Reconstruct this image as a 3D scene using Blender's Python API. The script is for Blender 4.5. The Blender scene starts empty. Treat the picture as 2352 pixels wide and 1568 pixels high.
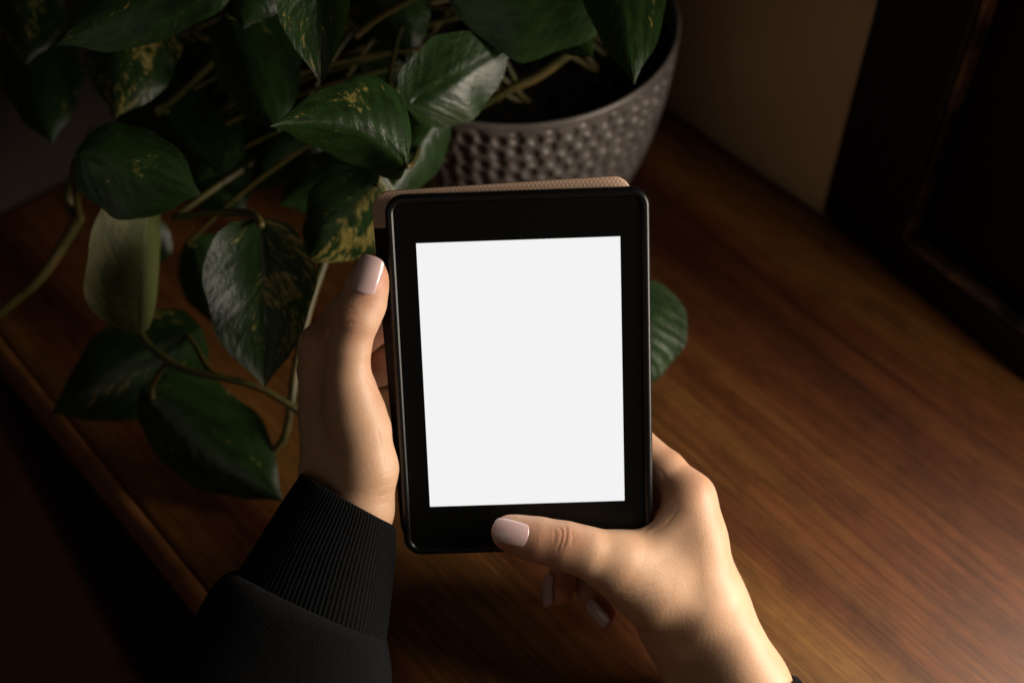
import bpy, math, random
import numpy as np
from mathutils import Matrix, Vector

# ------------------------------------------------------------------ camera, world, light, exposure
scene = bpy.context.scene
COL = scene.collection
FPX, CX, CY = 2914.0, 1176.0, 784.0          # focal length and centre in a 2352-wide frame
PITCH = math.radians(50.3)                    # camera looks down by this much
CAM_H = 0.60                                  # metres above the table top

cam_d = bpy.data.cameras.new('camera')
cam = bpy.data.objects.new('camera', cam_d)
COL.objects.link(cam)
cam.location = (0, 0, CAM_H)
cam.rotation_euler = (math.pi / 2 - PITCH, 0, 0)
cam_d.sensor_width = 36.0
cam_d.lens = FPX / 2352.0 * 36.0
cam_d.clip_start = 0.01
cam_d.clip_end = 50
cam_d.dof.use_dof = True
cam_d.dof.focus_distance = 0.572
cam_d.dof.aperture_fstop = 4.0
scene.camera = cam

world = bpy.data.worlds.new('World')
scene.world = world
world.use_nodes = True
world.node_tree.nodes['Background'].inputs[0].default_value = (1.0, 0.72, 0.5, 1)
world.node_tree.nodes['Background'].inputs[1].default_value = 0.012

scene.view_settings.view_transform = 'Standard'
scene.view_settings.look = 'None'
scene.view_settings.exposure = 0
scene.view_settings.gamma = 1
scene.view_settings.use_curve_mapping = False
scene.render.engine = 'CYCLES'
scene.cycles.use_denoising = True
scene.cycles.max_bounces = 6

def area_light(name, loc, target, sx, sy, power, color, spread=180):
    d = bpy.data.lights.new(name, 'AREA')
    d.shape = 'RECTANGLE'; d.size = sx; d.size_y = sy
    d.energy = power; d.color = color; d.spread = math.radians(spread)
    o = bpy.data.objects.new(name, d); COL.objects.link(o)
    o.location = loc
    o.rotation_euler = (Vector(target) - Vector(loc)).to_track_quat('-Z', 'Z').to_euler()
    return o

# daylight from the window opening that follows the black sash, just right of the picture
area_light('window_light', (0.512, 0.250, 0.25), (0.512 - 0.74977, 0.250 - 0.6617, 0.22), 0.44, 0.36, 7.6, (1.0, 0.87, 0.73))
# faint light of the dim room on the viewer's left
area_light('room_light', (-0.35, -0.30, 0.62), (0.02, 0.36, 0.08), 0.5, 0.5, 0.20, (1.0, 0.84, 0.70))

# ------------------------------------------------------------------ coordinates
cp, sp = math.cos(PITCH), math.sin(PITCH)
CAM = np.array([[1, 0, 0], [0, sp, -cp], [0, cp, sp]])     # columns: right, up, backward
def to_world(p_mm):
    p = np.asarray(p_mm, float) / 1000.0
    return p @ CAM.T + np.array([0, 0, CAM_H])
def cpt(px, py, d):                            # a point at depth d (mm), camera axes, mm
    return np.array([(px - CX) / FPX * d, -(py - CY) / FPX * d, -d])
def ray(px, py):
    v = CAM @ np.array([(px - CX) / FPX, -(py - CY) / FPX, -1.0]); return v
def on_table(px, py, z=0.0):
    v = ray(px, py); s = (z - CAM_H) / v[2]
    return np.array([0, 0, CAM_H]) + v * s
def on_plane(px, py, pt, n):
    v = ray(px, py); o = np.array([0, 0, CAM_H]); s = np.dot(n, pt - o) / np.dot(n, v)
    return o + v * s

# ------------------------------------------------------------------ object helpers
def link(name, me, mat=None, parent=None):
    o = bpy.data.objects.new(name, me); COL.objects.link(o)
    if mat is not None and me is not None: me.materials.append(mat)
    if parent is not None:
        o.parent = parent
        o.matrix_parent_inverse = Matrix.Identity(4)
    return o
def mesh(name, verts, faces, smooth=True):
    me = bpy.data.meshes.new(name)
    me.from_pydata([tuple(map(float, v)) for v in verts], [], [tuple(int(i) for i in f) for f in faces])
    if smooth: me.shade_smooth()
    me.update()
    return me
def thing(name, loc, label, cat, group=None):
    o = bpy.data.objects.new(name, None); COL.objects.link(o)
    o.location = loc; o.empty_display_size = 0.02
    return tag(o, label, cat, group)
def tag(o, label, cat, group=None):
    o['label'] = label; o['category'] = cat
    if group: o['group'] = group
    return o
def structure(o, label=None):
    o['kind'] = 'structure'
    return o
def world_mesh(name, pts_world, faces, mat, parent=None, origin=None, smooth=True):
    """mesh given in world metres; origin = world point of the object's own origin"""
    base = np.zeros(3)
    if parent is not None:
        base = np.array(parent.location)
    if origin is None: origin = base if parent is not None else np.zeros(3)
    v = np.asarray(pts_world) - np.asarray(origin)
    o = link(name, mesh(name, v, faces, smooth), mat, parent)
    o.location = np.asarray(origin) - base
    return o
def box_verts(a, b):
    (x0, y0, z0), (x1, y1, z1) = a, b
    return ([(x0,y0,z0),(x1,y0,z0),(x1,y1,z0),(x0,y1,z0),(x0,y0,z1),(x1,y0,z1),(x1,y1,z1),(x0,y1,z1)],
            [(3,2,1,0),(4,5,6,7),(0,1,5,4),(1,2,6,5),(2,3,7,6),(3,0,4,7)])
def bevel(o, w, seg=3):
    m = o.modifiers.new('bevel', 'BEVEL'); m.width = w; m.segments = seg; m.limit_method = 'ANGLE'
    m.harden_normals = False
    return o
def grid_faces(nu, nv, wrap_v=False):
    f = []
    nvv = nv if wrap_v else nv - 1
    for i in range(nu - 1):
        for j in range(nvv):
            j2 = (j + 1) % nv
            f.append((i*nv+j, i*nv+j2, (i+1)*nv+j2, (i+1)*nv+j))
    return f
def catmull(pts, n):
    pts = np.asarray(pts, float); m = len(pts)
    out = []
    for t in np.linspace(0, m - 1 - 1e-9, n):
        i = int(t); f = t - i
        p0, p1, p2, p3 = pts[max(i-1,0)], pts[i], pts[min(i+1,m-1)], pts[min(i+2,m-1)]
        out.append(0.5*((2*p1)+(-p0+p2)*f+(2*p0-5*p1+4*p2-p3)*f*f+(-p0+3*p1-3*p2+p3)*f**3))
    return np.array(out)
def tube(pts, radii, nseg=10, n=40):
    """round tube through points; returns verts, faces"""
    P = catmull(np.c_[pts, radii], n); c = P[:, :3]; r = P[:, 3]
    T = np.gradient(c, axis=0); T /= np.linalg.norm(T, axis=1)[:, None]
    up = np.array([0.3, 0.2, 0.9]); V = []
    for i in range(n):
        a = np.cross(T[i], up); a /= np.linalg.norm(a); b = np.cross(T[i], a); up = -b
        for k in range(nseg):
            th = 2*math.pi*k/nseg
            V.append(c[i] + r[i]*(a*math.cos(th)+b*math.sin(th)))
    F = grid_faces(n, nseg, True)
    F.append(tuple(range(nseg))[::-1]); F.append(tuple((n-1)*nseg+k for k in range(nseg)))
    return V, F

# ------------------------------------------------------------------ materials
class NT:
    def __init__(self, name):
        self.m = bpy.data.materials.new(name); self.m.use_nodes = True
        self.t = self.m.node_tree; self.b = self.t.nodes['Principled BSDF']
        self.out = self.t.nodes['Material Output']
    def n(self, kind, **kw):
        nd = self.t.nodes.new(kind)
        for k, v in kw.items():
            if k.startswith('i_'): nd.inputs[k[2:].replace('_', ' ')].default_value = v
            else: setattr(nd, k, v)
        return nd
    def l(self, a, b): self.t.links.new(a, b); return self
    def set(self, **kw):
        for k, v in kw.items():
            self.b.inputs[k.replace('_', ' ')].default_value = v
        return self
    def coords(self, scale=(1,1,1), rot=(0,0,0), kind='Object'):
        tc = self.n('ShaderNodeTexCoord'); mp = self.n('ShaderNodeMapping')
        mp.inputs['Scale'].default_value = scale; mp.inputs['Rotation'].default_value = rot
        self.l(tc.outputs[kind], mp.inputs['Vector']); return mp.outputs[0]
    def noise(self, vec, scale, detail=4, rough=0.5, dist=0.0):
        nd = self.n('ShaderNodeTexNoise'); nd.inputs['Scale'].default_value = scale
        nd.inputs['Detail'].default_value = detail; nd.inputs['Roughness'].default_value = rough
        nd.inputs['Distortion'].default_value = dist
        self.l(vec, nd.inputs['Vector']); return nd.outputs['Fac']
    def ramp(self, fac, stops, interp='LINEAR'):
        r = self.n('ShaderNodeValToRGB'); e = r.color_ramp.elements; r.color_ramp.interpolation = interp
        while len(e) > 1: e.remove(e[-1])
        e[0].position = stops[0][0]; e[0].color = stops[0][1]
        for p, c in stops[1:]:
            x = e.new(p); x.color = c
        self.l(fac, r.inputs[0]); return r.outputs[0]
    def mix(self, fac, a, b, mode='MIX'):
        m = self.n('ShaderNodeMix', data_type='RGBA', blend_type=mode)
        for s, v in ((m.inputs[0], fac), (m.inputs[6], a), (m.inputs[7], b)):
            if hasattr(v, 'is_linked') or hasattr(v, 'links'): self.l(v, s)
            else: s.default_value = v
        return m.outputs[2]
    def math(self, op, a, b=None, c=None):
        m = self.n('ShaderNodeMath', operation=op)
        for i, v in enumerate((a, b, c)):
            if v is None: continue
            if hasattr(v, 'links'): self.l(v, m.inputs[i])
            else: m.inputs[i].default_value = v
        return m.outputs[0]
    def bump(self, h, strength, dist, prev=None):
        b = self.n('ShaderNodeBump'); b.inputs['Strength'].default_value = strength
        b.inputs['Distance'].default_value = dist
        self.l(h, b.inputs['Height'])
        if prev is not None: self.l(prev, b.inputs['Normal'])
        self.l(b.outputs[0], self.b.inputs['Normal']); return b.outputs[0]
def c3(r, g, b): return (r, g, b, 1.0)

def mat_skin():
    s = NT('skin')
    v = s.coords()
    n1 = s.noise(v, 60, 4, 0.55)
    col = s.ramp(n1, [(0.3, c3(0.60, 0.365, 0.225)), (0.7, c3(0.70, 0.455, 0.30))])
    at = s.n('ShaderNodeAttribute', attribute_name='red')
    n2 = s.noise(v, 160, 3, 0.6)
    f = s.math('MULTIPLY', at.outputs['Fac'], s.math('ADD', s.math('MULTIPLY', n2, 0.5), 0.7))
    col = s.mix(f, col, c3(0.58, 0.21, 0.13))
    s.l(col, s.b.inputs['Base Color'])
    s.set(Roughness=0.46, Subsurface_Weight=0.35, Subsurface_Scale=0.0035, Specular_IOR_Level=0.42)
    s.b.inputs['Subsurface Radius'].default_value = (1.0, 0.38, 0.2)
    vo = s.n('ShaderNodeTexVoronoi', feature='DISTANCE_TO_EDGE'); vo.inputs['Scale'].default_value = 900
    s.l(v, vo.inputs['Vector'])
    b = s.bump(s.math('MINIMUM', vo.outputs['Distance'], 0.25), 0.18, 0.0003)
    cl = s.noise(s.coords((1, 1, 0.35), (0.4, 0.2, 0.6)), 700, 3, 0.65)
    b = s.bump(cl, 0.22, 0.0004, b)
    rd = s.math('ABSOLUTE', s.math('SUBTRACT', s.noise(s.coords((1, 1, 0.5), (0.3, 0.5, 0.2)), 520, 3, 0.6, 0.5), 0.5))
    s.bump(s.math('MINIMUM', rd, 0.09), 0.16, 0.0012, b)
    return s.m
def mat_nail():
    s = NT('nail_varnish')
    n = s.noise(s.coords(), 90, 2)
    s.l(s.ramp(n, [(0.3, c3(0.62, 0.43, 0.42)), (0.7, c3(0.70, 0.51, 0.50))]), s.b.inputs['Base Color'])
    s.set(Roughness=0.22, Coat_Weight=0.9, Coat_Roughness=0.04, Subsurface_Weight=0.15, Subsurface_Scale=0.001)
    return s.m
def mat_wood():
    s = NT('varnished_wood')
    v = s.coords((1.1, 26, 26)); big = s.noise(v, 1.0, 5, 0.6, 0.5)
    v2 = s.coords((7, 380, 380)); fine = s.noise(v2, 1.0, 4, 0.7, 0.25)
    v3 = s.coords((0.8, 11, 11)); strip = s.noise(v3, 1.0, 3, 0.5, 0.6)
    v4 = s.coords((55, 1000, 1000)); fib = s.noise(v4, 1.0, 2, 0.6)
    col = s.ramp(big, [(0.26, c3(0.022, 0.006, 0.0022)), (0.42, c3(0.075, 0.021, 0.0065)),
                       (0.56, c3(0.15, 0.053, 0.014)), (0.74, c3(0.245, 0.10, 0.026))])
    col2 = s.ramp(strip, [(0.36, c3(0.035, 0.008, 0.003)), (0.48, c3(0.11, 0.036, 0.009)), (0.56, c3(0.19, 0.090, 0.021)), (0.66, c3(0.29, 0.158, 0.037))])
    col = s.mix(0.62, col, col2)
    fd = s.ramp(fine, [(0.30, c3(0.35, 0.31, 0.28)), (0.60, c3(1.15, 1.1, 1.05))])
    col = s.mix(0.75, col, fd, 'MULTIPLY')
    pores = s.ramp(fib, [(0.36, c3(0.5, 0.45, 0.4)), (0.47, c3(1, 1, 1))])
    col = s.mix(0.6, col, pores, 'MULTIPLY')
    # small blotchy wear in the varnish
    bl = s.noise(s.coords((30, 45, 45)), 1.0, 4, 0.7)
    col = s.mix(0.55, col, s.ramp(bl, [(0.36, c3(0.55, 0.5, 0.45)), (0.55, c3(1.05, 1.0, 1.0))]), 'MULTIPLY')
    s.l(col, s.b.inputs['Base Color'])
    s.l(s.math('ADD', s.math('MULTIPLY', fine, 0.2), 0.38), s.b.inputs['Roughness'])
    s.set(Specular_IOR_Level=0.36)
    b = s.bump(fine, 0.25, 0.0008)
    s.bump(fib, 0.15, 0.0004, b)
    return s.m
def mat_leaf():
    s = NT('pothos_leaf')
    uv = s.n('ShaderNodeUVMap', uv_map='leaf_uv'); sep = s.n('ShaderNodeSeparateXYZ')
    s.l(uv.outputs[0], sep.inputs[0])
    u, v = sep.outputs[0], sep.outputs[1]          # u along the midrib, v = -1..1 across (stored 0..1)
    vv = s.math('SUBTRACT', s.math('MULTIPLY', v, 2.0), 1.0)
    av = s.math('ABSOLUTE', vv)
    oi = s.n('ShaderNodeObjectInfo')
    at = s.n('ShaderNodeAttribute', attribute_type='OBJECT', attribute_name='variegation')
    # streaks run from the midrib outwards and towards the tip
    comb = s.n('ShaderNodeCombineXYZ')
    s.l(s.math('SUBTRACT', s.math('MULTIPLY', u, 3.2), s.math('MULTIPLY', av, 1.1)), comb.inputs[0])
    s.l(s.math('MULTIPLY', vv, 2.2), comb.inputs[1])
    s.l(s.math('MULTIPLY', oi.outputs['Random'], 37.0), comb.inputs[2])
    big = s.noise(comb.outputs[0], 1.1, 2, 0.5, 0.3)
    comb2 = s.n('ShaderNodeCombineXYZ')
    s.l(s.math('MULTIPLY', s.math('SUBTRACT', u, s.math('MULTIPLY', av, 0.35)), 26.0), comb2.inputs[0])
    s.l(s.math('MULTIPLY', vv, 6.0), comb2.inputs[1])
    s.l(s.math('MULTIPLY', oi.outputs['Random'], 91.0), comb2.inputs[2])
    fine = s.noise(comb2.outputs[0], 1.0, 4, 0.65, 0.6)
    sd = s.n('ShaderNodeAttribute', attribute_type='OBJECT', attribute_name='side')
    m = s.math('ADD', s.math('MULTIPLY', big, 0.8), s.math('MULTIPLY', fine, 0.75))
    m = s.math('ADD', m, s.math('MULTIPLY', s.math('MULTIPLY', sd.outputs['Fac'], vv), 0.14))
    thr = s.math('SUBTRACT', 1.07, s.math('MULTIPLY', at.outputs['Fac'], 0.45))
    mask = s.n('ShaderNodeMapRange', interpolation_type='SMOOTHSTEP')
    s.l(m, mask.inputs[0]); s.l(thr, mask.inputs[1]); s.l(s.math('ADD', thr, 0.09), mask.inputs[2])
    grn = s.ramp(s.noise(comb.outputs[0], 2.2, 4, 0.6), [(0.3, c3(0.010, 0.025, 0.007)), (0.7, c3(0.027, 0.066, 0.016))])
    yel = s.ramp(fine, [(0.3, c3(0.13, 0.12, 0.022)), (0.7, c3(0.34, 0.28, 0.09))])
    col = s.mix(mask.outputs[0], grn, yel)
    mid = s.n('ShaderNodeMapRange', interpolation_type='SMOOTHSTEP')
    s.l(av, mid.inputs[0]); mid.inputs[1].default_value = 0.0; mid.inputs[2].default_value = 0.045
    mid.inputs[3].default_value = 0.55; mid.inputs[4].default_value = 0.0
    col = s.mix(mid.outputs[0], col, c3(0.035, 0.06, 0.015))
    ge = s.n('ShaderNodeNewGeometry')
    col = s.mix(s.math('MULTIPLY', ge.outputs['Backfacing'], 0.55), col, c3(0.20, 0.22, 0.07))
    s.l(col, s.b.inputs['Base Color'])
    s.set(Roughness=0.25, Specular_IOR_Level=0.42)
    s.l(s.math('ADD', s.math('MULTIPLY', ge.outputs['Backfacing'], 0.25), 0.25), s.b.inputs['Roughness'])
    # light passing through the blade
    tr = s.n('ShaderNodeBsdfTranslucent'); s.l(s.mix(0.6, col, c3(0.08, 0.15, 0.02)), tr.inputs[0])
    ms = s.n('ShaderNodeMixShader'); ms.inputs[0].default_value = 0.16
    s.l(s.b.outputs[0], ms.inputs[1]); s.l(tr.outputs[0], ms.inputs[2]); s.l(ms.outputs[0], s.out.inputs[0])
    # side veins, fine cells
    w = s.math('SINE', s.math('MULTIPLY', s.math('SUBTRACT', u, s.math('MULTIPLY', av, 0.30)), 95.0))
    b = s.bump(s.math('MULTIPLY', w, av), 0.035, 0.0010)
    b = s.bump(fine, 0.25, 0.0010, b)
    s.bump(s.noise(s.coords(), 420, 3, 0.6), 0.22, 0.0006, b)
    return s.m
def mat_simple(name, col, rough, spec=0.5, var=0.0, scale=200, bump=0.0, metallic=0.0, col2=None, coat=0.0):
    s = NT(name); v = s.coords()
    n = s.noise(v, scale, 4, 0.6)
    c2 = col2 or tuple(x*(1-var) for x in col)
    s.l(s.ramp(n, [(0.3, c3(*c2)), (0.7, c3(*col))]), s.b.inputs['Base Color'])
    s.set(Roughness=rough, Specular_IOR_Level=spec, Metallic=metallic, Coat_Weight=coat)
    if bump: s.bump(n, bump, 0.001)
    return s.m
def mat_stem():
    s = NT('stem'); v = s.coords()
    n = s.noise(v, 70, 3, 0.6)
    s.l(s.ramp(n, [(0.3, c3(0.022, 0.036, 0.009)), (0.5, c3(0.085, 0.078, 0.018)), (0.75, c3(0.15, 0.085, 0.03))]), s.b.inputs['Base Color'])
    s.set(Roughness=0.42); s.bump(s.noise(v, 500, 3), 0.2, 0.0006)
    return s.m
def mat_tan():
    s = NT('tan_leather'); v = s.coords((1, 1, 1), (0, 0, math.radians(45)))
    w1 = s.n('ShaderNodeTexWave', bands_direction='X'); w1.inputs['Scale'].default_value = 230; w1.inputs['Distortion'].default_value = 0.6
    w2 = s.n('ShaderNodeTexWave', bands_direction='Y'); w2.inputs['Scale'].default_value = 230; w2.inputs['Distortion'].default_value = 0.6
    s.l(v, w1.inputs[0]); s.l(v, w2.inputs[0])
    h = s.math('MULTIPLY', w1.outputs['Fac'], w2.outputs['Fac'])
    n = s.noise(s.coords(), 50, 3)
    col = s.ramp(n, [(0.3, c3(0.76, 0.52, 0.37)), (0.7, c3(0.83, 0.60, 0.45))])
    col = s.mix(0.28, col, s.ramp(h, [(0.0, c3(0.55, 0.5, 0.45)), (0.6, c3(1.05, 1.02, 1.0))]), 'MULTIPLY')
    s.l(col, s.b.inputs['Base Color']); s.set(Roughness=0.5, Specular_IOR_Level=0.4)
    s.bump(h, 0.16, 0.0005)
    return s.m
def mat_screen():
    s = NT('lit_screen')
    s.set(Base_Color=c3(0.0, 0.0, 0.0), Roughness=0.9, Specular_IOR_Level=0.0)
    s.b.inputs['Emission Color'].default_value = c3(1, 1, 1)
    s.b.inputs['Emission Strength'].default_value = 0.895
    return s.m
def mat_bezel():
    s = NT('bezel_plastic'); v = s.coords()
    dust = s.ramp(s.noise(v, 330, 2, 0.7), [(0.765, c3(0.0028, 0.0032, 0.0026)), (0.80, c3(0.03, 0.03, 0.03))])
    s.l(dust, s.b.inputs['Base Color']); s.set(Roughness=0.42, Specular_IOR_Level=0.18)
    s.bump(s.noise(v, 3000, 2), 0.12, 0.0002)
    return s.m
def mat_knit(name, base):
    s = NT(name); v = s.coords()
    n = s.noise(v, 900, 3, 0.7)
    s.l(s.ramp(n, [(0.3, c3(*[x*0.45 for x in base])), (0.7, c3(*base))]), s.b.inputs['Base Color'])
    s.set(Roughness=0.95, Specular_IOR_Level=0.12, Sheen_Weight=0.03, Sheen_Roughness=0.5)
    b = s.bump(n, 0.7, 0.0010)
    s.bump(s.noise(v, 120, 3), 0.25, 0.002, b)
    return s.m
def mat_wall():
    s = NT('painted_plaster'); v = s.coords()
    n = s.noise(v, 9, 5, 0.6)
    s.l(s.ramp(n, [(0.3, c3(0.52, 0.42, 0.27)), (0.7, c3(0.60, 0.49, 0.33))]), s.b.inputs['Base Color'])
    s.set(Roughness=0.85); s.bump(s.noise(v, 160, 4), 0.25, 0.002)
    return s.m
def mat_worn():
    s = NT('worn_bead'); v = s.coords()
    n = s.noise(v, 16, 4, 0.6)
    s.l(s.ramp(n, [(0.50, c3(0.006, 0.006, 0.006)), (0.66, c3(0.20, 0.115, 0.065))]), s.b.inputs['Base Color'])
    s.set(Roughness=0.55)
    return s.m

SKIN, NAIL, WOOD, LEAF, STEM, TAN = mat_skin(), mat_nail(), mat_wood(), mat_leaf(), mat_stem(), mat_tan()
SCREEN, BEZEL = mat_screen(), mat_bezel()
CUFFM, SLEEVEM = mat_knit('ribbed_knit', (0.0045, 0.0047, 0.0055)), mat_knit('fleece', (0.0042, 0.0044, 0.0052))
BODYM = mat_simple('rubberised_plastic', (0.005, 0.0055, 0.006), 0.34, 0.45, 0.25, 900, 0.05)
COVERM = mat_simple('dark_cover_lining', (0.020, 0.013, 0.010), 0.7, 0.3, 0.3, 600, 0.2)
POTM = mat_simple('hammered_metal', (0.19, 0.17, 0.155), 0.45, 0.5, 0.45, 60, 0.05, 0.25)
SOILM = mat_simple('soil', (0.007, 0.005, 0.004), 0.95, 0.2, 0.6, 300, 0.5)
BLACKM = mat_simple('black_paint', (0.0055, 0.0055, 0.0055), 0.5, 0.35, 0.3, 80, 0.1)
PANEM = mat_simple('dark_glass', (0.004, 0.004, 0.004), 0.35, 0.3, 0.2, 20)
FLOORM = mat_simple('dark_floor', (0.50, 0.22, 0.16), 0.7, 0.3, 0.4, 5)
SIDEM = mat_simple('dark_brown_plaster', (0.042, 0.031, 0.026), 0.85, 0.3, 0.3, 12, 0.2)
WALLM, WORNM = mat_wall(), mat_worn()

# ------------------------------------------------------------------ the setting
E_ = np.array([-1.3826, 1.5666, 0.0]); E_ /= np.linalg.norm(E_)       # along the grain and the wall
N_ = np.array([-E_[1], E_[0], 0.0])                                   # from the wall towards the room (left)
ANG = math.atan2(E_[1], E_[0])
edge_l = on_table(440, 1310); wall_p = on_table(1650, 327)
wall_q = on_table(1885, 490)
sl = np.dot(edge_l, N_); sw = np.dot(wall_p, N_)
side_p = on_table(60, 459); ss = np.dot(side_p, E_)
def room_box(name, e0, e1, n0, n1, z0, z1, mat, bv=0):
    """a box in the frame of the grain"""
    v, f = box_verts((e0, n0, z0), (e1, n1, z1))
    o = link(name, mesh(name, v, f, False), mat); o.rotation_euler = (0, 0, ANG)
    if bv: bevel(o, bv, 4)
    return o
table = room_box('wooden_counter', -1.6, ss, sw, sl, -0.04, 0.0, WOOD, 0.004); structure(table)
EDGEM = mat_simple('pale_edge_strip', (0.30, 0.12, 0.04), 0.4, 0.5, 0.5, 40, 0.1)
lip = room_box('edge_strip', -1.6, ss, sl + 0.0003, sl + 0.0075, -0.04, 0.0006, EDGEM, 0.003)  # narrow strip along the counter's left edge, in a paler colour
lip.parent = table; lip.rotation_euler = (0, 0, 0)
floor = room_box('floor', -3, 3, -2, 3, -0.78, -0.75, FLOORM); structure(floor)
wall_e0 = np.dot(on_table(1885, 490), E_) - 0.03
wall = room_box('wall', wall_e0, ss, sw - 0.12, sw - 0.0005, -0.75, 1.6, WALLM); structure(wall)
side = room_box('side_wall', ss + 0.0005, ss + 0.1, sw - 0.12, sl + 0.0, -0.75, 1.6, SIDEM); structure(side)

# black sash standing on the counter against the wall
fa, fb = on_table(1885, 490), on_table(2352, 872)
fd = (fb - fa); flen = np.linalg.norm(fd); fd /= flen
fn = np.array([fd[1], -fd[0], 0.0])
if np.dot(fn, fa) < 0: fn = -fn                       # away from the camera
def sash_pt(px, py, back=0.0):
    q = on_plane(px, py, fa + fn * back, fn); return np.dot(q - fa, fd), q[2]
s1, z1 = sash_pt(2062, 556)
sash = thing('window_sash', (fa[0], fa[1], 0.0), 'black painted window sash with a worn bead standing on the wooden counter', 'window sash')
def sash_box(name, s_0, s_1, d0, d1, za, zb, mat, bv=0.0015):
    v, f = box_verts((s_0, d0, za), (s_1, d1, zb))
    R = np.array([fd, fn, [0, 0, 1]])
    V = np.asarray(v) @ R
    o = link(name, mesh(name, V, f, False), mat, sash)
    if bv: bevel(o, bv, 2)
    return o
sash_box('post', 0, s1, 0, 0.04, 0.0005, 1.2, BLACKM)
sash_box('bottom_rail', s1 + 0.0002, flen + 0.012, 0, 0.04, 0.0005, z1, BLACKM)
sash_box('pane', s1 + 0.004, flen + 0.012, 0.014, 0.022, z1 + 0.004, 1.2, PANEM, 0)
sash_box('bead', s1 + 0.0004, s1 + 0.004, 0.002, 0.013, z1 + 0.0003, 1.2, WORNM, 0.001)
sash_box('bead', s1 + 0.0043, flen + 0.012, 0.002, 0.013, z1 + 0.0003, z1 + 0.0040, WORNM, 0.001)

# ------------------------------------------------------------------ pot and soil
PC = np.array([0.0, 0.640, 0.0])
pot = thing('plant_pot', PC, 'round hammered grey metal plant pot with dark soil, half hidden behind the tablet', 'plant pot')
def make_pot():
    prof = catmull([(0.062, 0.0005), (0.072, 0.010), (0.086, 0.040), (0.096, 0.080), (0.1005, 0.115), (0.1015, 0.134)], 120)
    nt = 640; V = []
    cells = 62
    th = np.linspace(0, 2*math.pi, nt, endpoint=False)
    s = 0.0
    for i, (r, z) in enumerate(prof):
        if i: s += math.hypot(r - prof[i-1][0], z - prof[i-1][1])
        row = s / 0.0096
        env = min(1, max(0, (0.133 - z) / 0.003))
        # hexagonal field of shallow hammer dents
        best = np.full(nt, 9.0)
        for rr in (math.floor(row), math.floor(row) + 1):
            for off in (-1, 0, 1):
                x = th / (2*math.pi) * cells + (0.5 if rr % 2 else 0.0)
                k = np.round(x) + off
                jit = np.sin(k * 12.9 + rr * 78.2) * 0.20
                dx = (x - k - jit); dy = (row - rr - 0.2*np.sin(k*3.3+rr*1.7)) * 0.9
                best = np.minimum(best, dx*dx + dy*dy)
        e_ = np.clip((best - 0.06) / 0.11, 0, 1); dent = -(1 - e_*e_*(3-2*e_)) * 0.0021 * env
        for k in range(nt):
            rad = r + dent[k]
            V.append((rad*math.cos(th[k]), rad*math.sin(th[k]), z))
    lip = [(0.1016, 0.1355), (0.1010, 0.1368), (0.1000, 0.1374), (0.0990, 0.1369), (0.0984, 0.135), (0.0950, 0.1), (0.080, 0.03), (0.001, 0.02)]
    for r, z in lip:
        for k in range(nt): V.append((r*math.cos(th[k]), r*math.sin(th[k]), z))
    n = len(prof) + len(lip)
    F = grid_faces(n, nt, True)
    F.append(tuple(range(nt))[::-1])
    F.append(tuple((n - 1) * nt + k for k in range(nt)))
    return V, F
V, F = make_pot()
link('pot_body', mesh('pot_body', V, F), POTM, pot)
rng = np.random.RandomState(4)
def make_soil():
    V = [(0, 0, 0.122)]; nr, nt = 26, 90
    for i in range(1, nr + 1):
        for k in range(nt):
            r = 0.0948 * i / nr; t = 2*math.pi*k/nt
            V.append((r*math.cos(t), r*math.sin(t), 0.121 + 0.0022*rng.randn()*(1 if i < nr else 0.2)))
    F = [(0, 1+k, 1+(k+1) % nt) for k in range(nt)]
    for i in range(nr - 1):
        for k in range(nt):
            a = 1 + i*nt + k; b = 1 + i*nt + (k+1) % nt
            F.append((a, a+nt, b+nt, b))
    return V, F
V, F = make_soil(); link('soil', mesh('soil', V, F), SOILM, pot)

# ------------------------------------------------------------------ e-reader and its cover
DEV_R = np.array([[0.99935623, -0.03545532, -0.00548179], [0.03330921, 0.97370738, -0.22535402], [0.01332766, 0.22502635, 0.97426152]])
DEV_T = np.array([4.94194985, -16.4944617, -574.280223])
DW, DH, DT = 117.0, 169.0, 9.1
def dev_to_cam(p): return np.asarray(p) @ DEV_R.T + DEV_T
def cam_to_dev(p): return (np.asarray(p) - DEV_T) @ DEV_R
def rrect(w, h, r, n=10):
    pts = []
    for cx, cy, a0 in ((w/2-r, h/2-r, 0), (-w/2+r, h/2-r, 90), (-w/2+r, -h/2+r, 180), (w/2-r, -h/2+r, 270)):
        for k in range(n + 1):
            a = math.radians(a0 + 90*k/n); pts.append((cx + r*math.cos(a), cy + r*math.sin(a)))
    return pts
def loft(profile, w, h, rad, cap0=True, cap1=True):
    """profile: list of (inset, z) rounded-rectangle rings"""
    V, F = [], []; n = None
    for ins, z in profile:
        ring = rrect(w - 2*ins, h - 2*ins, max(rad - ins, 0.4)); n = len(ring)
        V += [(x, y, z) for x, y in ring]
    F = grid_faces(len(profile), n, True)
    if cap0: F.append(tuple(range(n))[::-1])
    if cap1: F.append(tuple((len(profile)-1)*n + k for k in range(n)))
    return np.array(V, float), F
org = to_world(dev_to_cam(np.array([0, -DH/2, -DT])))
reader = thing('e_reader', org, 'black e-reader tablet with a blank white screen, held in both hands', 'tablet')
prof = [(7, -DT), (4.0, -DT+0.35), (1.6, -DT+1.6), (0.35, -DT+3.6), (0, -4.0), (0.1, -2.2), (0.45, -1.0), (1.0, -0.35), (1.7, -0.05), (2.5, 0.0), (3.1, -0.2), (3.5, -0.6), (3.8, -1.15)]
v, f = loft(prof, DW, DH, 8.5, True, True)
world_mesh('body', to_world(dev_to_cam(v)), f, BODYM, reader)
v, f = loft([(4.1, -1.10), (4.1, -0.95), (4.25, -0.85)], DW, DH, 8.5)
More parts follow.
